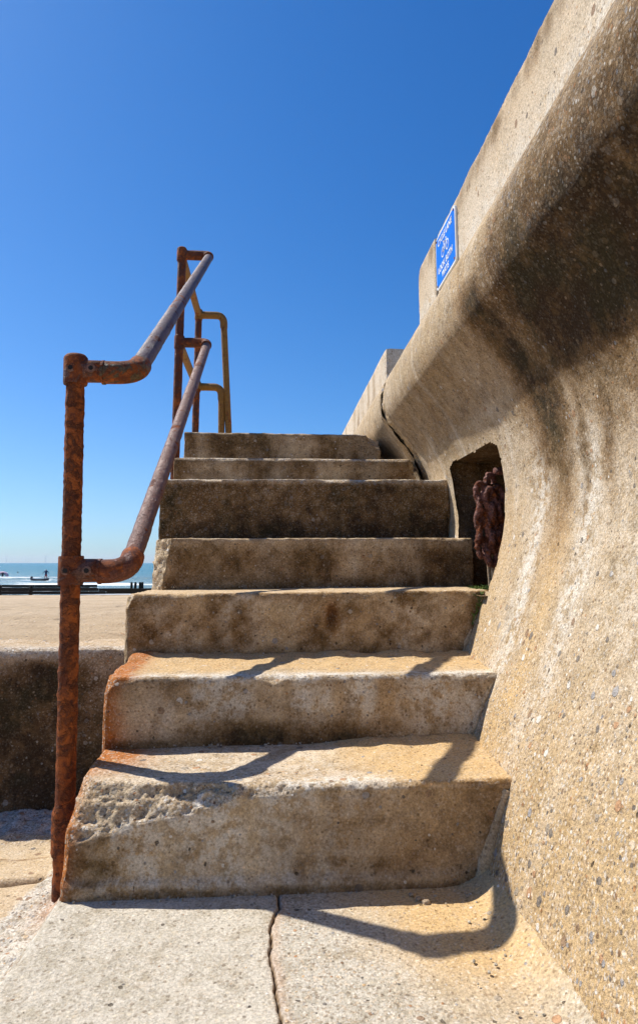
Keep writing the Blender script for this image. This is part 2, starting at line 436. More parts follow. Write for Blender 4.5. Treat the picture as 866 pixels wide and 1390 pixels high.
wall_near = empty('sea_wall', (.7, 1, Z0), 'curved concrete sea wall with overhanging lip rising along the right of the steps, near side of the open joint', 'sea wall', 'sea wall sections')
ys = np.concatenate([np.linspace(-1.6, .5, 60)[:-1], np.linspace(.5, YJ - .036, 360)])
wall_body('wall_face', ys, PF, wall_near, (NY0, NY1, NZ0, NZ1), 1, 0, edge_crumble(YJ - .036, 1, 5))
def extr(prof, y0, y1):
    n = len(prof); V = [(x, y0, z) for x, z in prof] + [(x, y1, z) for x, z in prof]
    Fc = [(i, (i + 1) % n, n + (i + 1) % n, n + i) for i in range(n)] + [tuple(range(n - 1, -1, -1)), tuple(range(n, 2 * n))]
    return V, Fc
# solid core behind the faces (joint cheek, top ledge)
def core(name, y0, y1, parent, xo=.012):
    pf = PF[::6]
    prof = [(x + xo, z) for x, z in pf] + [(1.3, 1.0), (1.3, -.8)]
    V, Fc = extr(prof, y0, y1)
    return MB().add(V, Fc).build(name, M_SEAL if name == 'joint_filler' else M_WALL, parent)
# core in front of and beyond the recess, so the recess stays hollow
def recess(parent):
    mb = MB(); y0, y1, z0, z1 = NY0 - .012, NY1 + .012, NZ0 - .01, NZ1 + .012; xd = .93
    def q(a, b, c, d, n=14):
        a, b, c, d = [np.array(p, float) for p in (a, b, c, d)]
        U, Vv = np.meshgrid(np.linspace(0, 1, n), np.linspace(0, 1, n), indexing='ij'); U = U.ravel()[:, None]; Vv = Vv.ravel()[:, None]
        P = a * (1 - U) * (1 - Vv) + b * U * (1 - Vv) + c * U * Vv + d * (1 - U) * Vv
        nn = np.cross(b - a, d - a); nn /= np.linalg.norm(nn)
        mb.add(P + nn * (.010 * fbm(P, 18, 3, 3))[:, None], grid_faces(n, n))
    xf = lambda z: wall_x(z) - .0 + .006
    zs = np.linspace(z0, z1, 12)
    q((xd, y0, z0), (xd, y1, z0), (xd, y1, z1), (xd, y0, z1))
    for y in (y0, y1):
        V = []; n = 12; ym = lambda z: y if y == y0 else y - .12 * float(sst(.30, -.08, np.array([z]))[0])
        for z in zs:
            for k in range(n):
                t = k / (n - 1); x = xf(z) * (1 - t) + xd * t
                V.append((x, ym(z) + .006 * math.sin(37 * x + 21 * z), z))
        mb.add(V, grid_faces(len(zs), n))
    q((xf(z0) - .03, y0, z0), (xd, y0, z0), (xd, y1, z0), (xf(z0) - .03, y1, z0))
    q((xf(z1), y0, z1), (xd, y0, z1), (xd, y1, z1), (xf(z1), y1, z1))
    V = np.concatenate(mb.V)
    m1 = np.zeros((len(V), 3)); m1[:, 0] = np.clip(.75 - (V[:, 2] - .1) * .5 + .3 * fbm(V, 9, 3, 8), .15, .7)  # shade inside the recess painted as darker lining, deeper towards the foot
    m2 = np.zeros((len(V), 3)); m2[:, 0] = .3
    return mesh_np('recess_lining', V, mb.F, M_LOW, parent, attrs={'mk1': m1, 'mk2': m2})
recess(wall_near)
core('wall_core', -1.6, NY0 - .03, wall_near, .03); core('wall_core', NY1 + .03, YJ - .042, wall_near, .024)

def slabbox(name, x0, x1, y0, y1, z0, z1, mat, parent, res=.012, rad=.012, amp=.0015, seed=0, cuts=(), masks=None, radf=None, skip=(), seams=None, wear=0.0):
    """box of dense faces with worn, rounded arrises; cuts = planes (nx,ny,nz,c,rough) that break pieces off"""
    lo = np.array([x0, y0, z0]); hi = np.array([x1, y1, z1])
    Vs = []; Fs = []; off = 0
    for ax in range(3):
        for sd_ in (0, 1):
            if (ax, sd_) in skip: continue
            a, b = [i for i in range(3) if i != ax]
            rs = res if isinstance(res, (tuple, list)) else (res,) * 3
            na = max(2, int((hi[a] - lo[a]) / rs[a]) + 1); nb = max(2, int((hi[b] - lo[b]) / rs[b]) + 1)
            A, B = np.meshgrid(np.linspace(lo[a], hi[a], na), np.linspace(lo[b], hi[b], nb), indexing='ij')
            P = np.zeros((na * nb, 3)); P[:, a] = A.ravel(); P[:, b] = B.ravel(); P[:, ax] = hi[ax] if sd_ else lo[ax]
            flip = (sd_ == 0) != (ax == 1)
            Vs.append(P); Fs.append(grid_faces(na, nb, off, flip=flip)); off += len(P)
    P = np.concatenate(Vs); Fc = np.concatenate(Fs)
    r = np.full(len(P), rad) * (1 + .9 * fbm(P, 14, 3, seed + 2)) + wear * np.clip(fbm(P, 8, 4, seed + 31) - .12, 0, 1)
    if radf is not None: r = r + radf(P)
    r = np.clip(r, .002, None)[:, None]
    q = np.clip(P, lo + r, hi - r); d = P - q; L = np.linalg.norm(d, axis=1)[:, None]
    N = d / np.maximum(L, 1e-9)
    ok = L[:, 0] > 1e-9
    P2 = np.where(ok[:, None], q + N * r, P)
    edge = np.sum(np.abs(d) > r * .15, axis=1) >= 2
    chip = np.zeros(len(P))
    for (nx, ny, nz, c, rough, msk) in cuts:
        n = np.array([nx, ny, nz], float); ln = np.linalg.norm(n); n /= ln
        e = P2 @ n - c / ln + .35 * rough * fbm(P2, 12, 3, seed + 21)
        e = np.clip(e, 0, None)
        if msk is not None: e = e * msk(P2)
        P2 = P2 - n * e[:, None]
        k = sst(.001, .006, e)
        rn = .8 * fbm(P2, 42, 4, seed + 17, .70) + .7 * fbm(P2, 16, 3, seed + 27) + .35 * (.3 - np.abs(fbm(P2, 60, 2, seed + 29)) * 1.5)
        P2 = P2 + n * (k * rough * rn)[:, None]
        chip = np.maximum(chip, k)
    P2 = P2 + N * (amp * 2 * fbm(P2, 7, 3, seed) + amp * fbm(P2, 40, 3, seed + 7) + (.0022 + wear * .03) * edge * fbm(P2, 60, 3, seed + 8))[:, None]
    if seams is not None: P2 = seams(P2, N)
    m1 = np.zeros((len(P), 3)); m2 = np.zeros((len(P), 3))
    if masks is not None: m1, m2 = masks(P2, N)
    m2[:, 0] = np.maximum(m2[:, 0], chip * 1.0); m2[:, 0] = np.maximum(m2[:, 0], edge * .35)
    m1[:, 0] *= (1 - .8 * chip)
    return mesh_np(name, P2, Fc, mat, parent, attrs={'mk1': m1, 'mk2': m2})

def para_masks(P, N):
    m1 = np.zeros((len(P), 3)); m2 = np.zeros((len(P), 3))
    m1[:, 0] = np.clip(gau(P[:, 2], 1.22, .05) * (.25 + .5 * fbm(P * np.array([1, 1, .3]), 16, 4, 4)), 0, .55)
    m2[:, 1] = gau(P[:, 2], 1.02, .05) * .5; m2[:, 0] = .1
    return m1, m2
slabbox('parapet', .606, .86, -1.6, 2.285, .972, 1.250, M_PARA, wall_near, (.03, .014, .012), .007, .0014, 4, masks=para_masks)
slabbox('parapet_end_block', .604,   .86, 2.313, 2.60, .972, 1.262, M_PARA, wall_near, .012, .012, .0014, 6, masks=para_masks,
        cuts=((-.2, 1, .6, 3.20, .002, None),))
MB().box((.74, 2.299, 1.10), (.118, .0160, .138)).build('joint_filler', M_SEAL, wall_near)

wall_far = empty('sea_wall', (.7, 5, Z0), 'curved concrete sea wall carrying on behind the top of the steps, beyond the open joint', 'sea wall', 'sea wall sections')
ysf = np.concatenate([np.linspace(YJ + .040, 3.8, 110)[:-1], np.linspace(3.8, 9, 50)[:-1], np.linspace(9, 60, 30)])
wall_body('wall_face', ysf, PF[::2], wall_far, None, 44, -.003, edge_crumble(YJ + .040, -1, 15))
core('wall_core', YJ + .045, 60, wall_far, .035)
def rubble(P, N, P0):
    Q = P.copy(); k = .010 * fbm(P0, 30, 4, 77, .7) + .006 * fbm(P0, 85, 2, 79)
    return Q - N * (.007 + k)[:, None]
wall_body('joint_filler', np.linspace(YJ - .055, YJ + .055, 24), PF, wall_near, None, 9, .006, rubble)
def farpara_masks(P, N):
    m1, m2 = para_masks(P, N)
    m1[:, 0] = np.clip(sst(.0, .5, fbm(P * np.array([1, 1, .15]), 8, 4, 14)) * .4, 0, .5)
    m2[:, 1] = .45; return m1, m2
slabbox('parapet', .603, .86, 3.46, 60, .96, 1.212, M_PARA, wall_far, (.03, .05, .02), .012, .0015, 12, masks=farpara_masks,
        cuts=((-1, -1, 0, -.603 - 3.46 - .022, .0015, None), (-1, 0, 1, 1.212 - .603 - .014, .001, None)))

# ------------------------------------------------------------------ walkway, low wall, beach, sea
def smax(a, b): return np.maximum(a, b)
def path():
    xs = np.concatenate([np.linspace(-6, -1.2, 30)[:-1], np.linspace(-1.2, .60, 210), np.linspace(-.045, .055, 70)]); xs = np.unique(np.round(xs, 5)); ysp = np.concatenate([np.linspace(-3, .75, 40)[:-1], np.linspace(.75, 2.12, 200)])
    X, Y = np.meshgrid(xs, ysp, indexing='ij'); P = np.stack([X.ravel(), Y.ravel(), np.full(X.size, Z0)], 1)
    x, y = P[:, 0], P[:, 1]
    w = .016 * fbm(P, 9, 3, 2)
    rough = sst(-.400, -.425, x + w)
    low = sst(-.567, -.578, x + w * .9 - .16 * (y - 1.5)) * sst(1.93, 1.89, y + w)
    far = sst(1.84, 1.90, y + w * 2) * rough
    ramp_ = np.interp(x + .5 * w, [-.62, -.54, -.475, -.425, -.403], [-.112, -.108, -.100, -.030, 0])
    z = np.full(len(P), Z0) + .0012 * fbm(P, 9, 3, 1)
    z = z + ramp_ + rough * (1 - low) * .012 * fbm(P, 44, 4, 5, .72) - .004 * rough
    z = z + far * (.006 + .010 * fbm(P, 34, 4, 8)) + .015 * gau(x, -.74, .12) * sst(1.85, 2.04, y)
    gap = gau(y, 1.665 + .02 * fbm(P, 6, 2, 8), .010) * low
    z = z - .03 * gap
    gap = np.maximum(gap, gau(y, 1.79 + .02 * fbm(P, 6, 2, 8), .004) * sst(-.55, -.60, x) * .5)
    # crack through the slab in front of the steps
    cw = .019 * fbm(P * np.array([0, 1, 0]), 14, 5, 61, .62)
    crack = gau(x, .004 + cw, .0024)
    crack = crack * sst(1.6, 1.3, y)
    z = z - .009 * crack
    # sand drifted against the wall
    wx = .41
    s = sst(.03, .26, x + .45 * (y - 1.25) + .05 * fbm(P, 7, 4, 12)) * sst(.8, 1.15, y)
    sa = np.clip(s, 0, 1)
    z = z + sa * (.004 + .004 * fbm(P, 20, 4, 3)) + .05 * sst(.33, .46, x) ** 2
    P[:, 2] = z
    m1 = np.zeros((len(P), 3)); m2 = np.zeros((len(P), 3))
    m1[:, 2] = np.clip(sa * .95 + .55 * low, 0, 1)
    m1[:, 1] = np.clip(gau(x, .010 + cw, .010) * sst(1.5, 1.3, y) * .22 + gau(x, -.46, .04) * gau(y, 1.52, .08) * .5, 0, 1)
    m1[:, 0] = np.clip(gap * .9 + crack * .55, 0, 1)
    m2[:, 0] = np.clip(rough * (1 - low * .9) * .95 + far * .7 + sst(.0, .02, x) * (1 - sa) * .45, 0, 1)
    m2[:, 1] = np.clip((1 - sa) * .30 + rough * (1 - low) * .35, 0, 1)
    o = mesh_np('path', P, grid_faces(len(xs), len(ysp)), M_SLAB, attrs={'mk1': m1, 'mk2': m2})
    return tag(o, kind='structure')
path()

def low_masks(P, N):
    m1 = np.zeros((len(P), 3)); m2 = np.zeros((len(P), 3))
    dn = fbm(P, 6, 5, 3)
    m1[:, 0] = np.clip(sst(-.275, -.335, P[:, 2] + .03 * fbm(P, 15, 3, 9)) * (.66 + 1.1 * dn), 0, .95) * sst(2.13, 2.08, P[:, 1])  # mottled darkening of the front face below the top edge
    m1[:, 2] = sst(-.29, -.27, P[:, 2]) * .5 * sst(2.08, 2.14, P[:, 1])
    m2[:, 0] = .3; m2[:, 1] = sst(-.29, -.27, P[:, 2]) * .5
    return m1, m2
lw = empty('low_wall', (-3, 2.0, Z0), 'low dark mottled concrete wall holding back the beach to the left of the steps', 'retaining wall')
slabbox('wall_block', -12, -.40, 2.06, 2.30, -.85, -.262, M_LOW, lw, (.02, .012, .010), .020, .004, 23, masks=low_masks, wear=.07)

def sand_mat():
    t = NT('beach_sand'); v = t.coord()
    n = t.noise(v, .6, 6, .6); n2 = t.noise(v, 5, 6, .65); n3 = t.noise(v, 60, 4, .7); f = t.noise(v, 300, 2)
    c = t.mix(t.rng(n, .35, .65), (.47, .345, .205), (.54, .41, .26))
    c = t.mix(t.rng(n2, .50, .75), c, (.42, .30, .175))
    c = t.mix(t.mul(t.rng(n3, .58, .72), .6), c, (.30, .21, .12))
    gg = t.vor(v, 60); g = t.sep(gg.outputs['Color'])
    c = t.mix(t.mul(t.math('LESS_THAN', g[0], .10), t.rng(gg.outputs['Distance'], .45, .3)), c, t.ramp(g[1], PEB, 'CONSTANT'))
    tl = t.noise(t.mapp(v, (.12, 2.2, 1)), 1, 5, .65, .4)
    c = t.mix(t.mul(t.rng(tl, .58, .66), .45), c, (.27, .185, .105))
    fp = t.vor(t.mapp(v, (1, .8, 1)), 2.6); fpm = t.rng(fp.outputs['Distance'], .22, .10)
    c = t.mix(t.mul(fpm, .35), c, (.30, .205, .12))
    # wet band near the water
    g2 = t.n('SeparateXYZ'); t.l(v, g2.inputs[0])
    wet = t.rng(g2.outputs[1], 44, 54)
    c = t.mix(wet, c, (.16, .115, .07))
    t.l(c, t.b.inputs['Base Color']); t.l(t.rng(wet, 0, 1, .95, .3), t.b.inputs['Roughness'])
    t.l(t.bump(t.add(t.math('SUBTRACT', n3, t.mul(fpm, 1.5)), t.mul(n2, 2.2)), .02, 1.0), t.b.inputs['Normal'])
    return t.m
def beach():
    xs = np.concatenate([np.linspace(-140, -14, 60)[:-1], np.linspace(-14, -.45, 200)])
    ysb = np.concatenate([np.linspace(2.22, 9, 190)[:-1], np.linspace(9, 75, 190)])
    X, Y = np.meshgrid(xs, ysb, indexing='ij'); P = np.stack([X.ravel(), Y.ravel(), 0 * X.ravel()], 1)
    y = P[:, 1]; fine = np.exp(-y / 12)
    P[:, 2] = -.287 - .0443 * (y - 2.2) + .05 * fbm(P, .5, 3, 5) * sst(3, 9, y) + .026 * fbm(P, 3.4, 4, 6) + .05 * fine * -np.clip(fbm(P, 2.6, 2, 66) - .28, 0, 1) + .010 * fine * fbm(P, 16, 3, 7)
    # the steps' flank
    o = mesh_np('beach', P, grid_faces(len(xs), len(ysb)), sand_mat()); tag(o, kind='structure')
    # land under everything, to the horizon on the landward side
    gm = plain('rough_ground', (.34, .27, .17), .95)
    V = [(-12, -40, -.86), (60, -40, -.86), (60, 64, -2.7), (-12, 64, -2.7)]
    o = mesh_np('ground', V, np.array([[0, 1, 2, 3]]), gm, smooth=False); tag(o, kind='structure')
beach()
def promenade():
    V, Fc = extr([(.62, .60), (.62, .975), (30, .975), (30, .60)], -30, 2.602)
    MBm = MB(); MBm.add(V, Fc)
    V, Fc = extr([(.66, .60), (.66, .952), (30, .952), (30, .60)], 2.606, 60); MBm.add(V, Fc)
    o = MBm.build('promenade', M_SLAB); tag(o, kind='structure')
promenade()

def sea_mat():
    t = NT('sea_water'); v = t.coord(); g = t.n('SeparateXYZ'); t.l(v, g.inputs[0]); y = g.outputs[1]
    n = t.noise(t.mapp(v, (.006, .03, 1)), 1, 5, .6)
    c = t.mix(t.rng(n, .35, .65), (.040, .150, .165), (.065, .185, .190))
    c = t.mix(t.rng(y, 170, 60), c, (.17, .24, .22))
    # breaking crests and spent foam near the shore
    w = t.noise(t.mapp(v, (.045, .17, 1), (3, 1.1, 0)), 1, 6, .62, .6)
    w2 = t.noise(t.mapp(v, (.5, 1.4, 1)), 1, 4, .7)
    fo = t.mul(t.rng(w, .53, .58), t.rng(w2, .25, .45))
    fo = t.mul(fo, t.rng(y, 118, 96))
    c = t.mix(fo, c, (.86, .87, .86))
    t.l(c, t.b.inputs['Base Color']); t.l(t.rng(fo, 0, 1, .22, .8), t.b.inputs['Roughness'])
    t.b.inputs['Specular IOR Level'].default_value = .25
    h = t.add(t.noise(t.mapp(v, (.25, .9, 1)), 1, 5, .65), t.mul(t.noise(t.mapp(v, (.03, .12, 1)), 1, 4), 2.0))
    t.l(t.bump(h, .9, .8), t.b.inputs['Normal'])
    return t.m
SEA = -2.42
def sea():
    xs = np.linspace(-150, 40, 200); yy = np.concatenate([np.linspace(50, 125, 240)])
    X, Y = np.meshgrid(xs, yy, indexing='ij'); P = np.stack([X.ravel(), Y.ravel(), 0 * X.ravel()], 1)
    y = P[:, 1]; crest = 0
    for c, a, w in ((66, .16, 1.3), (76, .26, 1.8), (86, .34, 2.0), (97, .42, 2.4)):
        cc = c + 2.6 * fbm(P * np.array([1, 0, 0]), .03, 3, int(c)); crest = crest + a * gau(y, cc, w) * (.4 + .6 * sst(-.3, .3, fbm(P, .05, 2, int(c) + 1)))
    P[:, 2] = SEA + crest * sst(125, 110, y) + .04 * fbm(P, .6, 3, 3) * sst(125, 115, y)
    mb = MB(); mb.add(P, grid_faces(len(xs), len(yy)))
    far = 45000
    mb.add([(-far, 125, SEA), (far, 125, SEA), (far, far, SEA), (-far, far, SEA), (-far, 50, SEA), (-150, 50, SEA), (-150, 125, SEA), (40, 50, SEA), (far, 50, SEA), (40, 125, SEA)],
           [(0, 1, 2, 3), (4, 5, 6, 0), (7, 8, 1, 9)])
    mb.add([(-far, -far, SEA - .3), (-139, -far, SEA - .3), (-139, 50, SEA - .3), (-far, 50, SEA - .3)], [(0, 1, 2, 3)])
    o = mb.build('sea', sea_mat(), smooth=True, ang=180); tag(o, kind='structure')
sea()

# ------------------------------------------------------------------ the staircase
# front Y, top z, left x, right x
ST = [(1.330, -.437, -.405, .520), (1.620, -.276, -.415, .590), (1.930, -.088, -.440, .660), (2.250, .086, -.443, .700),
      (2.520, .330, -.458, .700), (2.800, .461, -.452, .622), (3.060, .628, -.449, .508)]
stairs = empty('concrete_staircase', (0, 2.2, Z0), 'flight of seven worn concrete steps climbing beside the sea wall', 'steps')
def step_masks(i):
    y0, zt, xl, xr = ST[i]; zb = Z0 if i == 0 else ST[i - 1][1]
    def f(P, N):
        x, y, z = P.T
        m1 = np.zeros((len(P), 3)); m2 = np.zeros((len(P), 3))
        n = fbm(P, 7, 4, 50 + i); nf = fbm(P, 22, 4, 60 + i); nv = fbm(P * np.array([1, 1, .25]), 14, 4, 70 + i)
        front = sst(y0 + .02, y0 + .004, y); top = sst(zt - .012, zt - .004, z)
        if i == 0:
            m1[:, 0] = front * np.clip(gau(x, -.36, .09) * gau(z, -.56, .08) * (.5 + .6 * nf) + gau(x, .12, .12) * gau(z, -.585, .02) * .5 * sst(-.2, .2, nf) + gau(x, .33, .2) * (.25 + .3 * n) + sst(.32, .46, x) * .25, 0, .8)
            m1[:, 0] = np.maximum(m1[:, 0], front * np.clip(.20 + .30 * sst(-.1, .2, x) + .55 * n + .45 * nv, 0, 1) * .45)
            m2[:, 1] = front * np.clip(.62 + nv * 1.9, 0, 1) * sst(.30, .0, x) + top * sst(y0 + .06, y0 + .01, y) * sst(-.05, .1, x) * .9 + top * .25
            m1[:, 1] = np.clip(sst(-.37, -.42, x + .02 * nf) * .8 + top * gau(x, -.36, .07) * gau(y, 1.56, .10) * 1.1 + gau(x, -.40, .03) * gau(z, -.55, .1) * .7, 0, 1)
            m1[:, 2] = top * sst(.10, .22, x + .35 * (y - 1.5) + .05 * n) * .95
            m1[:, 2] = np.maximum(m1[:, 2], front * gau(nv, .25, .15) * .35)
            m2[:, 0] = top * sst(.1, -.1, x) * .35 + .08
        elif i == 1:
            m1[:, 1] = np.clip(sst(-.33, -.42, x + .03 * nf) * 1.0 + top * gau(x, -.40, .05) * .9, 0, 1)
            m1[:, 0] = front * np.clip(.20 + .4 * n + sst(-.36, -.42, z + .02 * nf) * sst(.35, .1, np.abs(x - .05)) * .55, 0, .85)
            m2[:, 1] = front * np.clip(.60 + nv * 1.8, 0, 1) * sst(zt - .18, zt - .06, z) * sst(-.36, -.25, x) + top * sst(y0 + .07, y0 + .02, y) * .8
            m1[:, 2] = top * sst(y0 + .04, y0 + .10, y + .03 * nf) * .85
            m2[:, 0] = .12 + top * sst(y0 + .07, y0 + .02, y) * .3
        elif i == 2:
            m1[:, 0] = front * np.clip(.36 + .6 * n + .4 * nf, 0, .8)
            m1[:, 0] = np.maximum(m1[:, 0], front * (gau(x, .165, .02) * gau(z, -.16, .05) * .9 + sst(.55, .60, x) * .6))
            m2[:, 1] = front * gau(x, .42, .1) * np.clip(.4 + nv, 0, .8) + top * .3
            m1[:, 2] = top * .55 + front * .22; m2[:, 1] = np.maximum(m2[:, 1], front * np.clip(nv * 1.5 + .1, 0, .8)); m2[:, 0] = .15
            m1[:, 1] = gau(x, .165, .018) * gau(z, -.15, .04) * front * .5
        elif i == 3:
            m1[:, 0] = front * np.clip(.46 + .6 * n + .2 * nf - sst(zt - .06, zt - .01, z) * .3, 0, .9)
            m1[:, 2] = top * .4; m2[:, 0] = .25; m2[:, 1] = top * .3
        elif i == 4:
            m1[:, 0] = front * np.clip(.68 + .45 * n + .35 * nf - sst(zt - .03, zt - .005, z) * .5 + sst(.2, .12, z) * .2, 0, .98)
            m2[:, 0] = front * .62 + .1; m2[:, 1] = top * .6
        else:
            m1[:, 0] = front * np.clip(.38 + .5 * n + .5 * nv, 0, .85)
            m2[:, 0] = .2; m2[:, 1] = top * .5
            if i == 6: m1[:, 0] = np.maximum(m1[:, 0], sst(.15, .35, x) * .3 * front)
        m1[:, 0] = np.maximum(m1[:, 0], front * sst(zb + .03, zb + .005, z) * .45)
        return m1, m2
    return f
def rwall(P, y):  # no-op
    return P
for i, (y0, zt, xl, xr) in enumerate(ST):
    zb = (Z0 if i == 0 else ST[i - 1][1]) - .03
    yb = (ST[i + 1][0] + .06) if i < 6 else 3.42
    cuts = []; rad = .009; radf = None
    if i == 0:
        # the big break along the upper left arris, then a small notch mid-way
        mk = lambda P: sst(.04, -.03, P[:, 0] + .02 * fbm(P, 20, 3, 4))
        cuts.append((-.13, -.80, .60, -.13 * xl - .80 * y0 + .60 * zt - .060, .016, mk))
        cuts.append((-.75, -.35, .55, -.75 * xl - .35 * y0 + .55 * zt - .055, .012, None))
        cuts.append((0, -.7, .7, -.7 * y0 + .7 * zt - .014, .006, lambda P: gau(P[:, 0], .0, .05)))
        cuts.append((-.95, -.5, 0.05, -.95 * xl - .5 * y0 + .05 * zt - .018, .008, None))
        rad = .010
    if i == 1:
        cuts.append((-.8, -.45, .5, -.8 * xl - .45 * y0 + .5 * zt - .030, .008, None))
        cuts.append((-.9, -.6, 0, -.9 * xl - .6 * y0 - .012, .006, None))
        cuts.append((0, -.8, .6, -.8 * y0 + .6 * zt - .006, .005, None)); rad = .012
    if i == 2:
        cuts.append((-.8, -.5, .45, -.8 * xl - .5 * y0 + .45 * zt - .026, .010, None)); rad = .014
        cuts.append((-.9, -.6, 0, -.9 * xl - .6 * y0 - .010, .006, None))
    if i == 3:
        cuts.append((-.90, -.46, .16, -.90 * xl - .46 * y0 + .16 * zt - .072, .020, None))
        cuts.append((-.6, -.6, .7, -.6 * xl - .6 * y0 + .7 * zt - .036, .010, None))
    if i == 4: rad = .008; radf = lambda P: .012 * sst(.66, .70, P[:, 0])
    if i == 5:
        cuts.append((.9, -.4, .3, (.9 * xr - .4 * y0 + .3 * zt - .035), .022, None))
        cuts.append((0, -.7, .5, -.7 * y0 + .5 * zt - .008, .005, None))
    if i == 6:
        cuts.append((.7, -.35, .65, .7 * xr - .35 * y0 + .65 * zt - .065, .024, None))
        cuts.append((0, -.6, .6, -.6 * y0 + .6 * zt - .006, .006, None))
    res = (.0050, .0065, .0050) if i == 0 else ((.0062, .008, .0062) if i < 3 else .008)
    tilt = [.007, .0, .008, .004, .006, .003, -.002][i]
    def seam(P, N, tilt=tilt, zt=zt, y0=y0, i=i):
        x = P[:, 0]; k = sst(zt - .15, zt, P[:, 2])
        P = P.copy(); P[:, 2] += tilt * (x * 1.2) * k
        if i in (0, 1):      # crusts of blown sand on the treads
            s_ = (P[:, 2] > zt - .015) * sst(y0 + .03, y0 + .10, P[:, 1]) * (sst(.05, .25, x) if i == 0 else 1)
            P[:, 2] += s_ * (.004 + .006 * fbm(P, 18, 4, 90 + i) + .010 * sst(y0 + .20, y0 + .29, P[:, 1]) * (1 + fbm(P, 11, 3, 95)))
        if i == 0:           # hairline crack line under the nosing and the bottom ledge
            P[:, 1] += .004 * gau(P[:, 2], zt - .020 + .002 * fbm(P, 30, 2, 3), .0025) * sst(.05, .1, x)
            P[:, 1] -= .010 * sst(-.598, -.61, P[:, 2] + .006 * fbm(P, 14, 3, 8)) * sst(.42, .3, x) * (P[:, 1] < y0 + .05)
        return P
    o = slabbox('step', xl, xr, y0, yb, zb, zt, M_STEP, stairs, res, rad, .0016, 100 + 13 * i, cuts=cuts, masks=step_masks(i), radf=radf, seams=seam, wear=.06)
    o['label'] = ['broken lowest step with a chipped upper left edge', 'second step with a rust stained left end', 'third step with worn round edge',
                  'fourth step with crumbled left end', 'tall fifth step with dark pebbly face', 'shallow sixth step', 'top step with broken right corner'][i]
# landing behind the top step
slabbox('landing', -.449, .66, 3.40, 6.5, .40, .622, M_STEP, stairs, .05, .01, .002, 7)
fb = MB()
FS = [(1.47, -.56), (1.72, -.33), (1.97, -.11), (2.29, .06), (2.56, .30), (2.84, .43), (3.10, .60)]
pr = [(1.36, -1.4)]
for k, (y_, z_) in enumerate(FS):
    pr.append((y_, FS[k - 1][1] if k else -1.4)); pr.append((y_, z_))
pr = pr[1:] + [(6.4, .60), (6.4, -1.4)]
n_ = len(pr); V_ = [(-.395, y, z) for y, z in pr] + [(.50, y, z) for y, z in pr]
fb.add(V_, [(i, (i + 1) % n_, n_ + (i + 1) % n_, n_ + i) for i in range(n_)] + [tuple(range(n_ - 1, -1, -1)), tuple(range(n_, 2 * n_))])
fb.build('foundation', M_LOW, stairs)
# mortar run down the junction of steps and wall
def fillet(y, z0, z1, r):
    mb = MB(); pts = []
    n = 26
    for k in range(n):
        z = z0 + (z1 - z0) * k / (n - 1); pts.append((wall_x(z) - .004, y, z))
    mb.tube(pts, [r * (1.25 - .7 * k / (n - 1)) for k in range(n)], 14, True, .004, 30, 5)
    mb.build('mortar_fillet', M_STEP, stairs, True, 180)
fillet(1.336, -.645, -.455, .015); fillet(1.625, -.45, -.29, .010); fillet(1.935, -.28, -.10, .007)

# ================================================================== OBJECTS
# ------------------------------------------------------------------ handrail
rail = empty('pipe_handrail', (-.465, 1.56, Z0 - .1), 'rusty pipe handrail with two rails on elbowed posts up the left side of the steps', 'handrail')
P1B = Vector((-.464, 1.560, Z0 - .16)); P1T = Vector((-.497, 1.560, .505))
def on(a, b, z): t = (z - a.z) / (b.z - a.z); return a.lerp(b, t)
X2 = -.556; Y2 = 3.50; Y3 = 4.37; X3 = -.561
# near post: flaking, thick with scale, with a swollen coupling low down
zz = np.linspace(Z0 - .16, .45, 170); rr = []
for z in zz:
    r = .0218 + .0062 * sst(-.655, -.64, np.array([z]))[0] * sst(-.540, -.555, np.array([z]))[0]
    if z < -.655: r = .0222 + .002 * math.sin(z * 60) ** 2
    rr.append(r)
MB().tube([on(P1B, P1T, z) for z in zz], rr, 30, True, .0021, 110, 3).build('post', M_POST, rail, True, 180)
def bolt(p, parent, d=Vector((0, -1, 0)), r=.0105):
    p = Vector(p); mb = MB(); mb.tube([p - d * .004, p + d * .004, p + d * .0045], [r, r, r * .8], 16)
    o = mb.build('bolt', M_RAIL2, parent, True)
    MB().tube([p + d * .0046, p + d * .0052], r * .60, 6).build('bolt_socket', M_BLACK, parent)
def clamp(center, up, half, r, xlen, mat, dx=Vector((1, 0, 0)), bolts=True, cap=False):
    up = up.normalized(); c = Vector(center)
    mb = MB()
    a = c - up * half; b = c + up * half
    mb.tube([a, a + up * .004, b - up * .004, b] + ([b + up * .006, b + up * .0062] if cap else []), [r * .96, r, r, r * .97] + ([r * .80, .001] if cap else []), 28, True, .0006, 60, 2)
    mb.tube([c + dx * (r * .4), c + dx * (xlen - .002), c + dx * xlen], [r * .96, r * .96, r * .9], 28, True, .0006, 60, 4)
    o = mb.build('clamp', mat, rail, True, 60)
    if bolts:
        bolt(c + Vector((-.003, -r + .0005, .0)), o); bolt(c + dx * (xlen * .68) + Vector((0, -r * .96 + .0005, 0)), o)
    return o
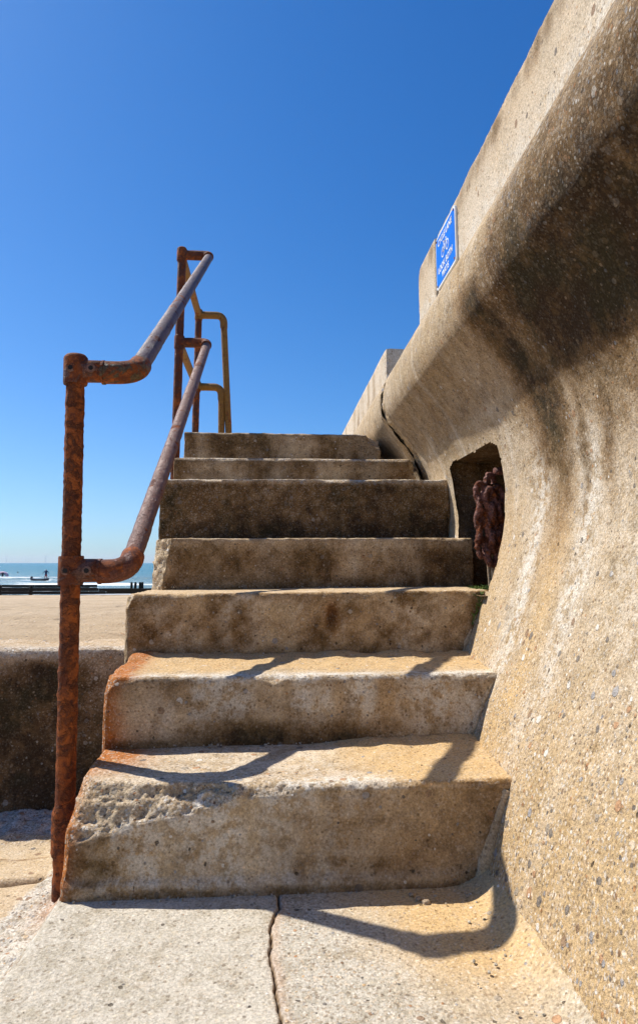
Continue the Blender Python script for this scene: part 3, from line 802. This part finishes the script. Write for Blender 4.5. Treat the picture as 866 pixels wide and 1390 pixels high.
def elbow(start, xlen, rdir, r, bend, mat, tail=.03, ring=True):
    """stub leaving +X from start, bending round into rdir"""
    s0 = Vector(start); dx = Vector((1, 0, 0)); rd = Vector(rdir).normalized()
    a = s0; b = s0 + dx * xlen; pts = [a, a.lerp(b, .5)]; n = 16
    for k in range(n + 1):
        t = k / n
        c = b + dx * bend; p = (b * (1 - t) ** 2) + c * (2 * t * (1 - t)) + (c + rd * bend) * t ** 2
        pts.append(p)
    end = pts[-1] + rd * tail; pts += [end - rd * .002, end]
    rad = [r] * (len(pts) - 1) + [r * .93]
    mb = MB(); mb.tube(pts, rad, 28, True, .0010, 40, 6)
    if ring: mb.tube([a - dx * .003, a + dx * .003], r * 1.07, 28, True, .0008, 60, 2)
    mb.build('elbow', mat, rail, True, 60)
    return b + dx * bend, end
def rail_pipe(a, b, r, mat, disp=.0009, seed=0):
    return MB().tube([a, b], r, 28, True, disp, 50, seed, step=.008).build('rail', mat, rail, True, 180)
up1 = (P1T - P1B)
# flight rails
def flight(zl, zh, elb_mat, rmat, xe, bolts, cap, re=.0280):
    c1 = on(P1B, P1T, zl)
    clamp(c1, up1, .034, .0288, .066, M_FIT, bolts=bolts, cap=cap)
    tgt = Vector((-.398, Y2, zh))
    st = c1 + Vector((.068, 0, -.002))
    corner0 = Vector((xe, c1.y, c1.z)); rd = (tgt - corner0).normalized()
    bend = .050
    cor, end = elbow(st, xe - st.x - bend, rd, re, bend, elb_mat, .02)
    cor2, _ = None, None
    MB()
    rail_pipe(cor + rd * .055, tgt, .0236, rmat, .0013, seed=int(zl * 100) + 50)
    return tgt, rd
tU, rdU = flight(.468, 1.742, M_ELB, M_RAIL, -.352, True, True)
tL, rdL = flight(-.018, 1.222, M_ELB2, M_RAIL2, -.352, True, False)
# post at the head of the flight
MB().tube([(X2 - .004, Y2, -.5), (X2 + .004, Y2, 1.765)], .0236, 24, True, .0012, 50, 8, step=.02).build('post', M_RED, rail, True, 180)
for (z, t_) in ((1.748, tU), (1.228, tL)):
    clamp((X2 + (.003 if z > 1.2 else 0), Y2, z), Vector((0, 0, 1)), .036, .0285, .066, M_RED, bolts=False, cap=z > 1.2)
    mb = MB(); rd = (rdU if z > 1.2 else rdL)
    pts = [Vector((X2 + .05, Y2, z)), Vector((t_.x - .045, Y2, z))]
    for k in range(9):
        u = k / 8; b = Vector((t_.x - .045, Y2, z)); c = Vector((t_.x, Y2, z)); e = c - rd * .045
        pts.append(b * (1 - u) ** 2 + c * 2 * u * (1 - u) + e * u * u)
    pts.append(pts[-1] - rd * .012)
    mb.tube(pts, .0278, 22, True, .0008, 40, 3); mb.build('elbow', M_RED, rail, True, 60)
# level rails along the promenade edge, yellow paint
for z, zb2 in ((1.748, 1.738), (1.228, 1.216)):
    rail_pipe(Vector((X2, Y2 + .01, z)), Vector((X3, Y3, zb2)), .0230, M_YEL, .0006, 12)
MB().tube([(X3 - .008, Y3, -.5), (X3, Y3, 1.74)], .0236, 22, True, .0010, 50, 9, step=.02).build('post', M_RED, rail, True, 180)
for z, xe, xb in ((1.738, -.392, -.318), (1.216, -.398, -.380)):
    clamp((X3, Y3, z), Vector((0, 0, 1)), .034, .0280, .05, M_YEL, bolts=False, cap=True)
    pts = [Vector((X3 + .04, Y3, z)), Vector((xe - .05, Y3, z))]
    for k in range(10):
        u = k / 9; b = Vector((xe - .05, Y3, z)); c = Vector((xe + .006, Y3, z)); e = Vector((xe + .008, Y3, z - .06))
        pts.append(b * (1 - u) ** 2 + c * 2 * u * (1 - u) + e * u * u)
    MB().tube(pts + [pts[-1] + Vector((.001, 0, -.03))], .0262, 22, True, .0006, 40, 3).build('elbow', M_YEL, rail, True, 60)
    MB().tube([Vector((xe + .008, Y3, z - .06)), Vector((xb, Y3, .60))], .0228, 22, True, .0006, 50, 3, step=.02).build('post', M_YEL, rail, True, 180)

# ------------------------------------------------------------------ corroded iron fitting in the recess
def iron():
    root = empty('iron_fitting', (.70, 2.10, .02), 'rust eaten clump of fused iron chain hanging in the recess of the sea wall', 'ironwork')
    rnd = random.Random(8); mb = MB(); cx = .690; cy = 2.05
    def link_(c, h, w, r, yaw, lean=0.0):
        n = 20; pts = []
        for k in range(n + 1):
            a = 6.2832 * k / n; u = math.cos(a) * w; z = math.sin(a) * h
            pts.append(Vector(c) + Vector((u * math.cos(yaw) + lean * z, u * math.sin(yaw), z)))
        mb.tube(pts, [r * (.85 + .35 * rnd.random()) for _ in pts[:-1]] + [r], 10, True)
    # three runs of heavy chain, doubled over and rusted together
    for (dx, dy, top, bot, r, w) in ((-.026, .004, .262, .055, .0090, .015), (.008, -.006, .240, .040, .0108, .017), (.014, .014, .292, .070, .0100, .017), (.038, .006, .250, .062, .0100, .015)):
        z = top; k = 0
        while z > bot:
            hh = .030 + .006 * rnd.random()
            link_((cx + dx + rnd.uniform(-.004, .004), cy + dy, z - hh), hh, w * (.8 if k % 2 else 1), r, (.25 if k % 2 == 0 else 1.35) + rnd.uniform(-.2, .2), rnd.uniform(-.12, .12))
            z -= hh * 1.42; k += 1
        mb.tube([(cx + dx, cy + dy + .006, top - .03), (cx + dx + .002, cy + dy + .006, bot)], [r * 1.0, r * .8], 10, step=.01)
    o = mb.build('chain_clump', M_IRON, root)
    md = o.modifiers.new('fuse', 'REMESH'); md.mode = 'VOXEL'; md.voxel_size = .0026; md.use_smooth_shade = True
    tx = bpy.data.textures.new('scale', 'CLOUDS'); tx.noise_scale = .012; tx.noise_depth = 3
    dm = o.modifiers.new('scale', 'DISPLACE'); dm.texture = tx; dm.strength = .008; dm.texture_coords = 'GLOBAL'; dm.mid_level = .5
    MB().tube([(cx + .03, cy, .30), (.80, cy + .02, .31), (.94, cy + .03, .31)], .013, 14, True, .002, 50, 2, step=.01).build('fixing_bar', M_IRON, root, True, 180)
    # the old bar that stands below it
    MB().tube([(cx + .008, cy + .004, .07), (cx + .016, cy + .008, -.09)], [.006, .0075], 10, True, .001, 80, 2, step=.01).build('hanging_bar', M_LOW, root, True, 180)
    MB().tube([(cx - .004, cy + .01, .07), (cx + .004, cy + .012, -.088)], [.004, .005], 10, True, .001, 80, 2, step=.01).build('hanging_bar', M_LOW, root, True, 180)
iron()

# moss and weed at the foot of the recess
def moss():
    t = NT('moss_green'); v = t.coord()
    t.l(t.mix(t.rng(t.noise(v, 60, 3), .35, .65), (.05, .095, .015), (.13, .20, .035)), t.b.inputs['Base Color'])
    t.b.inputs['Roughness'].default_value = .9
    rnd = random.Random(3); mb = MB()
    for k in range(420):
        c = rnd.random()
        x = .628 + .09 * rnd.random(); y = 2.035 + .06 * rnd.gauss(0, .5); z = -.086
        if k % 4 == 0: x = wall_x(-.1) - .002 - .012 * rnd.random(); z = -.086 - .10 * rnd.random(); y = 1.925 + .012 * rnd.random(); x = wall_x(z) - .006
        h = .006 + .012 * rnd.random(); a = rnd.random() * 6.28; w = .0022
        dx, dy = math.cos(a) * w, math.sin(a) * w; tx_, ty = rnd.gauss(0, .006), rnd.gauss(0, .006)
        mb.add([(x - dx, y - dy, z), (x + dx, y + dy, z), (x + tx_ + dx * .5, y + ty, z + h * .7), (x + tx_ * 1.7, y + ty * 1.7, z + h)], [(0, 1, 2), (0, 2, 3)])
    o = mb.build('moss', t.m); tag(o, 'green moss growing at the foot of the recess', 'moss', kind='stuff')
moss()

# ------------------------------------------------------------------ cycle sign
def sign():
    root = empty('cycle_sign', (.60, 2.137, 1.118), 'blue and white cycle lane sign screwed to the sea wall parapet', 'sign')
    X = .601; yc = 2.137; zc = 1.118; w, h = .264, .204
    def rr(w_, h_, r, x0, x1):
        pts = []
        for (sx, sz, a0) in ((1, 1, 0), (-1, 1, 90), (-1, -1, 180), (1, -1, 270)):
            for k in range(7):
                a = R(a0 + 90 * k / 6); pts.append((sx * (w_ / 2 - r) + r * math.cos(a), sz * (h_ / 2 - r) + r * math.sin(a)))
        n = len(pts); V = [(x0, yc + p[0], zc + p[1]) for p in pts] + [(x1, yc + p[0], zc + p[1]) for p in pts]
        return V, [(i, (i + 1) % n, n + (i + 1) % n, n + i) for i in range(n)] + [tuple(range(n - 1, -1, -1)), tuple(range(n, 2 * n))]
    MB().add(*rr(w, h, .018, X + .004, X - .0035)).build('sign_plate', M_WHITE, root)
    MB().add(*rr(w - .016, h - .016, .013, X - .003, X - .0045)).build('sign_panel', M_BLUE, root)
    def text(s, size, dy, dz, sp=1.0):
        cu = bpy.data.curves.new('t', 'FONT'); cu.body = s; cu.size = size; cu.align_x = 'CENTER'; cu.align_y = 'CENTER'; cu.extrude = .0004; cu.space_character = sp; cu.offset = .0006
        ob = bpy.data.objects.new('t', cu); COL.objects.link(ob)
        dg = bpy.context.evaluated_depsgraph_get(); me = bpy.data.meshes.new_from_object(ob.evaluated_get(dg))
        COL.objects.unlink(ob); bpy.data.objects.remove(ob)
        # local x -> -Y, local y -> +Z, normal -> -X
        me.transform(Matrix(((0, 0, -1, X - .0052), (-1, 0, 0, yc + dy), (0, 1, 0, zc + dz), (0, 0, 0, 1))))
        link('lettering', me, M_WHITE, root, False)
    text('CYCLE LANE', .033, 0, .066)
    text('LOOK BOTH', .033, 0, -.040)
    text('WAYS', .033, 0, -.074)
    # bicycle pictogram
    mb = MB(); xs_ = X - .0050
    def ring(cy, cz, r, t_):
        n = 28; V = []
        for k in range(n):
            a = 6.2832 * k / n
            for rr_ in (r - t_, r + t_): V.append((xs_, cy + rr_ * math.cos(a), cz + rr_ * math.sin(a)))
        mb.add(V, [(2 * k, 2 * k + 1, 2 * ((k + 1) % n) + 1, 2 * ((k + 1) % n)) for k in range(n)])
    def bar(a, b, t_=.0026):
        mb.tube([(xs_, yc + a[0], zc + a[1]), (xs_, yc + b[0], zc + b[1])], t_ * .5, 8)
    ring(yc + .030, zc + .008, .0175, .0022); ring(yc - .030, zc + .008, .0175, .0022)
    bar((.030, .008), (.012, .034)); bar((.012, .034), (-.020, .034)); bar((-.020, .034), (-.002, .008)); bar((-.002, .008), (.012, .034)); bar((-.002, .008), (.030, .008))
    bar((-.030, .008), (-.018, .042)); bar((-.018, .042), (-.009, .043), .003); bar((.012, .034), (.015, .041)); bar((.009, .042), (.021, .042), .004)
    mb.build('bicycle_symbol', M_WHITE, root)
    for dy in (-.10, .10):
        for dz in (-.088, .088):
            MB().tube([(X - .004, yc + dy * 1.15, zc + dz), (X - .0062, yc + dy * 1.15, zc + dz)], .0040, 10).build('screw', M_FIT, root)
sign()
MB().tube([(.602, 2.02, 1.30), (.602, 2.0, 1.3)], .001, 4)

# ------------------------------------------------------------------ groynes and things at sea
def at(x, y_px, Y):
    """world point at depth Y seen along a bearing of the photograph's grid (layout of the distance only)"""
    return Vector(((x - 375) / 866 * Y * 1.0, Y, -(y_px - 764) / 866 * Y))
M_WOOD = plain('wet_dark_timber', (.022, .018, .012), .8)
M_WOOD2 = plain('weathered_timber', (.10, .075, .045), .85)
def groyne(name, x0, x1, Y, ztop, zbot, posts, label, ph=.16):
    root = empty(name, ((x0 + x1) / 2, Y, zbot), label, 'groyne', 'timber groynes')
    rnd = random.Random(int(Y)); n = 4; hh = (ztop - zbot) / n
    for k in range(n):
        mb = MB(); x = x0
        while x < x1:
            L = min(4.2 + rnd.random(), x1 - x)
            mb.box((x + L / 2, Y + rnd.uniform(-.02, .02), zbot + hh * (k + .5) + rnd.uniform(-.015, .015)), (L / 2 - .015, .05, hh / 2 - .012)); x += L
        mb.build('plank', M_WOOD, root)
    ph = min(ph, .2)
    for px_ in posts:
        MB().tube([(px_, Y + .14, zbot - .5), (px_, Y + .14, ztop + ph * .6), (px_ + .01, Y + .14, ztop + ph)], [.12, .115, .08], 9, True, .012, 6, 2).build('post', M_WOOD, root, True, 50)
groyne('timber_groyne', -26, -6, 45, -1.70, -2.55, [(17 - 375) / 866 * 45, (56 - 375) / 866 * 45], 'long low black timber groyne lying across the beach behind the handrail post', .30)
groyne('timber_groyne', -26.5, -16.2, 60, -1.95, -2.9, [(x - 375) / 866 * 60 for x in (185, 190, 196, 199)], 'short dark timber groyne end in the surf close beside the steps', .30)

def person(name, p, h, top, bottom, label, arms=(.25, -.1), group=None):
    root_loc = Vector(p)
    me = bpy.data.meshes.new(name)
    s = h / 1.75
    J = [(0, 0, .95), (0, 0, 1.2), (0, 0, 1.42), (0, 0, 1.52), (0, 0, 1.66), (-.19, 0, 1.40), (-.19 - arms[0] * .9, -.05, 1.15), (-.19 - arms[0] * 1.3, -.2, .98),
         (.19, 0, 1.40), (.19 + arms[0] * .9, -.05, 1.15), (.19 + arms[0] * 1.2, -.2, .98), (-.10, 0, .88), (-.12, 0, .48), (-.13, 0, .05), (.10, 0, .88), (.14, .05, .48), (.16, 0, .05), (-.13, -.14, .02), (.16, -.14, .02)]
    E = [(0, 1), (1, 2), (2, 3), (3, 4), (2, 5), (5, 6), (6, 7), (2, 8), (8, 9), (9, 10), (0, 11), (11, 12), (12, 13), (0, 14), (14, 15), (15, 16), (13, 17), (16, 18)]
    rd = [.15, .14, .15, .06, .11, .06, .045, .035, .06, .045, .035, .10, .07, .045, .10, .07, .045, .035, .035]
    me.from_pydata([tuple(root_loc + Vector(j) * s) for j in J], E, []); me.update()
    m = NT('swimwear_' + name); v = m.coord(); g = m.n('SeparateXYZ'); m.l(v, g.inputs[0])
    zt = root_loc.z
    c = m.mix(m.math('GREATER_THAN', g.outputs[2], zt + .95 * s), bottom, top)
    c = m.mix(m.math('GREATER_THAN', g.outputs[2], zt + 1.50 * s), c, (.30, .16, .10))
    m.l(c, m.b.inputs['Base Color']); m.b.inputs['Roughness'].default_value = .7
    o = link(name, me, m.m, None, False)
    sk = o.modifiers.new('skin', 'SKIN'); sk.use_smooth_shade = True
    for i, v_ in enumerate(me.skin_vertices[0].data): v_.radius = (rd[i] * s, rd[i] * s * .85)
    me.skin_vertices[0].data[0].use_root = True
    sb = o.modifiers.new('sub', 'SUBSURF'); sb.levels = 1; sb.render_levels = 1
    tag(o, label, 'person', group)
    return o
pA = at(20, 787, 100); person('person', (pA.x, 100, SEA - .55), 1.7, (.02, .02, .03), (.03, .02, .03), 'distant bather in dark clothing standing in the surf at the far left', group=None)
pB = at(75, 787, 92); person('person', (pB.x, 92, SEA - .15), 1.75, (.02, .035, .09), (.35, .03, .03), 'distant person in navy top and red shorts just left of the near handrail post')
mf = plain('faded_pink_vinyl', (.75, .48, .55), .5)
def float_ring():
    p = at(19.5, 783, 102); mb = MB(); n = 20
    pts = [(p.x + .75 * math.cos(6.2832 * k / n), 102 + .12 * math.sin(6.2832 * k / n), SEA + .42 + .48 * math.sin(6.2832 * k / n)) for k in range(n + 1)]
    mb.tube(pts, .20, 10, True)
    o = mb.build('inflatable', mf, None, True, 180); tag(o, 'pale pink inflatable held up behind the bather at the far left', 'inflatable')
float_ring()
def boat():
    Y = 90; xa = at(56, 787, Y).x; xb = at(79, 787, Y).x; L = xb - xa
    root = empty('low_boat', ((xa + xb) / 2, Y, SEA), 'long low dark boat with a black rounded end floating left of the handrail post', 'boat')
    n = 17; V = []; m = 9
    for k in range(n):
        t = k / (n - 1); w = .34 * (math.sin(math.pi * min(1, .12 + t * .92)) ** .5) + .02
        for j in range(m):
            a = math.pi * j / (m - 1)
            V.append((xa + L * t, Y - w * math.cos(a), SEA + .26 + .10 * (2 * t - 1) ** 2 - .30 * math.sin(a)))
    mb = MB(); mb.add(V, grid_faces(n, m)); mb.build('hull', plain('dark_hull', (.015, .02, .03), .5), root, True, 180)
    mb = MB(); mb.add([V[k * m] for k in range(n)] + [V[k * m + m - 1] for k in range(n)], [(k, k + 1, n + k + 1, n + k) for k in range(n - 1)]); mb.build('deck', plain('pale_deck', (.35, .40, .48), .6), root)
    mb = MB(); pts = [(xa + .05, Y, SEA + .15), (xa + .08, Y, SEA + .34), (xa + .12, Y, SEA + .52), (xa + .15, Y, SEA + .60)]
    mb.tube(pts, [.13, .17, .15, .06], 12); mb.build('engine_cover', plain('black_cowl', (.01, .01, .012), .4), root, True, 60)
boat()
def swimmer():
    p = at(39, 777, 160); mb = MB()
    mb.tube([(p.x, 160, SEA - .1), (p.x, 160, SEA + .05), (p.x, 160, SEA + .16), (p.x, 160, SEA + .27), (p.x, 160, SEA + .32)], [.22, .16, .11, .10, .04], 12)
    o = mb.build('person', plain('wet_hair', (.04, .025, .02), .6), None, True, 60); tag(o, 'tiny swimmer far out with only head and shoulders above the water', 'person')
swimmer()

# offshore wind turbines
def turbine():
    root = empty('wind_turbine', (0, 0, 0))
    mt = plain('turbine_grey', (.80, .81, .82), .5)
    MB().tube([(0, 0, -2), (0, 0, 78)], [2.4, 1.5], 12).build('tower', mt, root, True, 50)
    hub = MB().tube([(0, -4, 79.5), (0, -3, 79.5), (0, 5, 79.5)], [.6, 1.9, 1.7], 10).build('nacelle', mt, root, True, 50)
    out = [hub]
    for k in range(3):
        a = R(90 + 120 * k); d = Vector((math.cos(a), 0, math.sin(a))); s_ = Vector((-d.z, 0, d.x))
        V = []
        c = Vector((0, -3.6, 79.5))
        for u, w, th_ in ((.02, .9, .8), (.15, 1.9, .5), (.5, 1.2, .3), (1, .25, .1)):
            for q in ((-w * .5, 0), (0, -th_), (w * .5, 0), (0, th_)): V.append(tuple(c + d * (u * 46) + s_ * q[0] + Vector((0, q[1], 0))))
        MB().add(V, [(r * 4 + j, r * 4 + (j + 1) % 4, r * 4 + 4 + (j + 1) % 4, r * 4 + 4 + j) for r in range(3) for j in range(4)] + [(3, 2, 1, 0), (12, 13, 14, 15)]).build('blade', mt, root)
    return root
t0 = turbine(); kids = [c for c in t0.children]
spec = [(8, 8.6), (12.5, 7.2), (23.5, 7.6), (29, 11.5), (33, 12.5), (41, 12), (46, 9.8), (50, 12.5), (56, 11.5), (61, 12.5), (73.5, 7.8)]
words = ['leftmost of the faint wind turbines on the sea horizon', 'tallest faint wind turbine near the left edge of the horizon', 'tall faint wind turbine above the pink inflatable',
         'small turbine just right of the tall one above the inflatable', 'fifth faint wind turbine from the left edge', 'small turbine standing above the lone swimmer', 'mid sized turbine just right of the swimmer',
         'eighth faint wind turbine from the left edge', 'turbine standing above the left end of the low boat', 'small turbine above the middle of the low boat', 'faint wind turbine closest to the handrail post']
for i, (px_, km) in enumerate(spec):
    Y = km * 1000
    if i == 0: o = t0
    else:
        o = t0.copy(); COL.objects.link(o)
        for c in kids:
            d = c.copy(); COL.objects.link(d); d.parent = o
    o.location = ((px_ - 375) / 866 * Y, Y, SEA); o.rotation_euler = (0, 0, R(12 + 5 * (i % 3)))
    tag(o, words[i], 'wind turbine', 'wind turbines on the horizon')

# loose stones and crumbs
def stones():
    rnd = random.Random(11)
    spots = [(.283, 1.262, .006), (.272, 1.275, .0045), (.262, 1.292, .004), (.20, 1.325, .005)]
    labs = ['small dark stone on the sand right of the lowest step', 'tiny brown stone just behind the small dark stone', 'tiny crumb furthest into the sand patch', 'small crumb at the foot of the lowest step']
    for i, (x, y, r) in enumerate(spots):
        bm = bmesh.new(); bmesh.ops.create_icosphere(bm, subdivisions=2, radius=r)
        for v in bm.verts: v.co = Vector((v.co.x * 1.2, v.co.y, v.co.z * .7)) * (1 + .25 * rnd.random())
        me = bpy.data.meshes.new('pebble'); bm.to_mesh(me); bm.free()
        o = link('pebble', me, M_LOW, None, False); o.location = (x, y, Z0 + .007); tag(o, labs[i], 'pebble', 'loose stones on the sand')
stones()
def grit():
    rnd = random.Random(21); mb = MB()
    bm = bmesh.new(); bmesh.ops.create_icosphere(bm, subdivisions=1, radius=1.0)
    bv = np.array([v.co[:] for v in bm.verts]); bf = [[v.index for v in f.verts] for f in bm.faces]; bm.free()
    def put(x, y, z, r):
        sc = np.array([rnd.uniform(.7, 1.3), rnd.uniform(.7, 1.3), rnd.uniform(.5, .9)]) * r
        mb.add(bv * sc * (1 + .3 * np.array([[rnd.random()] for _ in bv])) + np.array([x, y, z]), bf)
    for k in range(150):      # along the foot of the lowest riser and the wall
        if rnd.random() < .5: put(rnd.uniform(-.38, .38), 1.326 - abs(rnd.gauss(0, .012)), Z0 + .002, rnd.uniform(.001, .0028))
        else: y = rnd.uniform(.8, 1.3); put(wall_x(-.60) - .02 - abs(rnd.gauss(0, .05)), y, Z0 + .008, rnd.uniform(.001, .0030))
    for i in (0, 1, 2):       # in the back corner of the treads
        for k in range(45): put(rnd.uniform(ST[i][2] + .06, ST[i][3] - .10), ST[i + 1][0] - .006 - abs(rnd.gauss(0, .018)), ST[i][1] + .006, rnd.uniform(.001, .0028))
    o = mb.build('grit', M_SLAB); tag(o, kind='stuff')
grit()

# ------------------------------------------------------------------ the sea air
hz = MB(); hz.box((0, 7400, 60), (9000, 7600, 66)); hm = bpy.data.materials.new('sea_air'); hm.use_nodes = True; hm.node_tree.nodes.clear()
ho = hm.node_tree.nodes.new('ShaderNodeOutputMaterial'); hv = hm.node_tree.nodes.new('ShaderNodeVolumePrincipled')
hv.inputs['Density'].default_value = .00005; hv.inputs['Color'].default_value = (.85, .92, 1, 1); hv.inputs['Anisotropy'].default_value = .3
hm.node_tree.links.new(hv.outputs[0], ho.inputs['Volume']); tag(hz.build('haze', hm), kind='stuff')
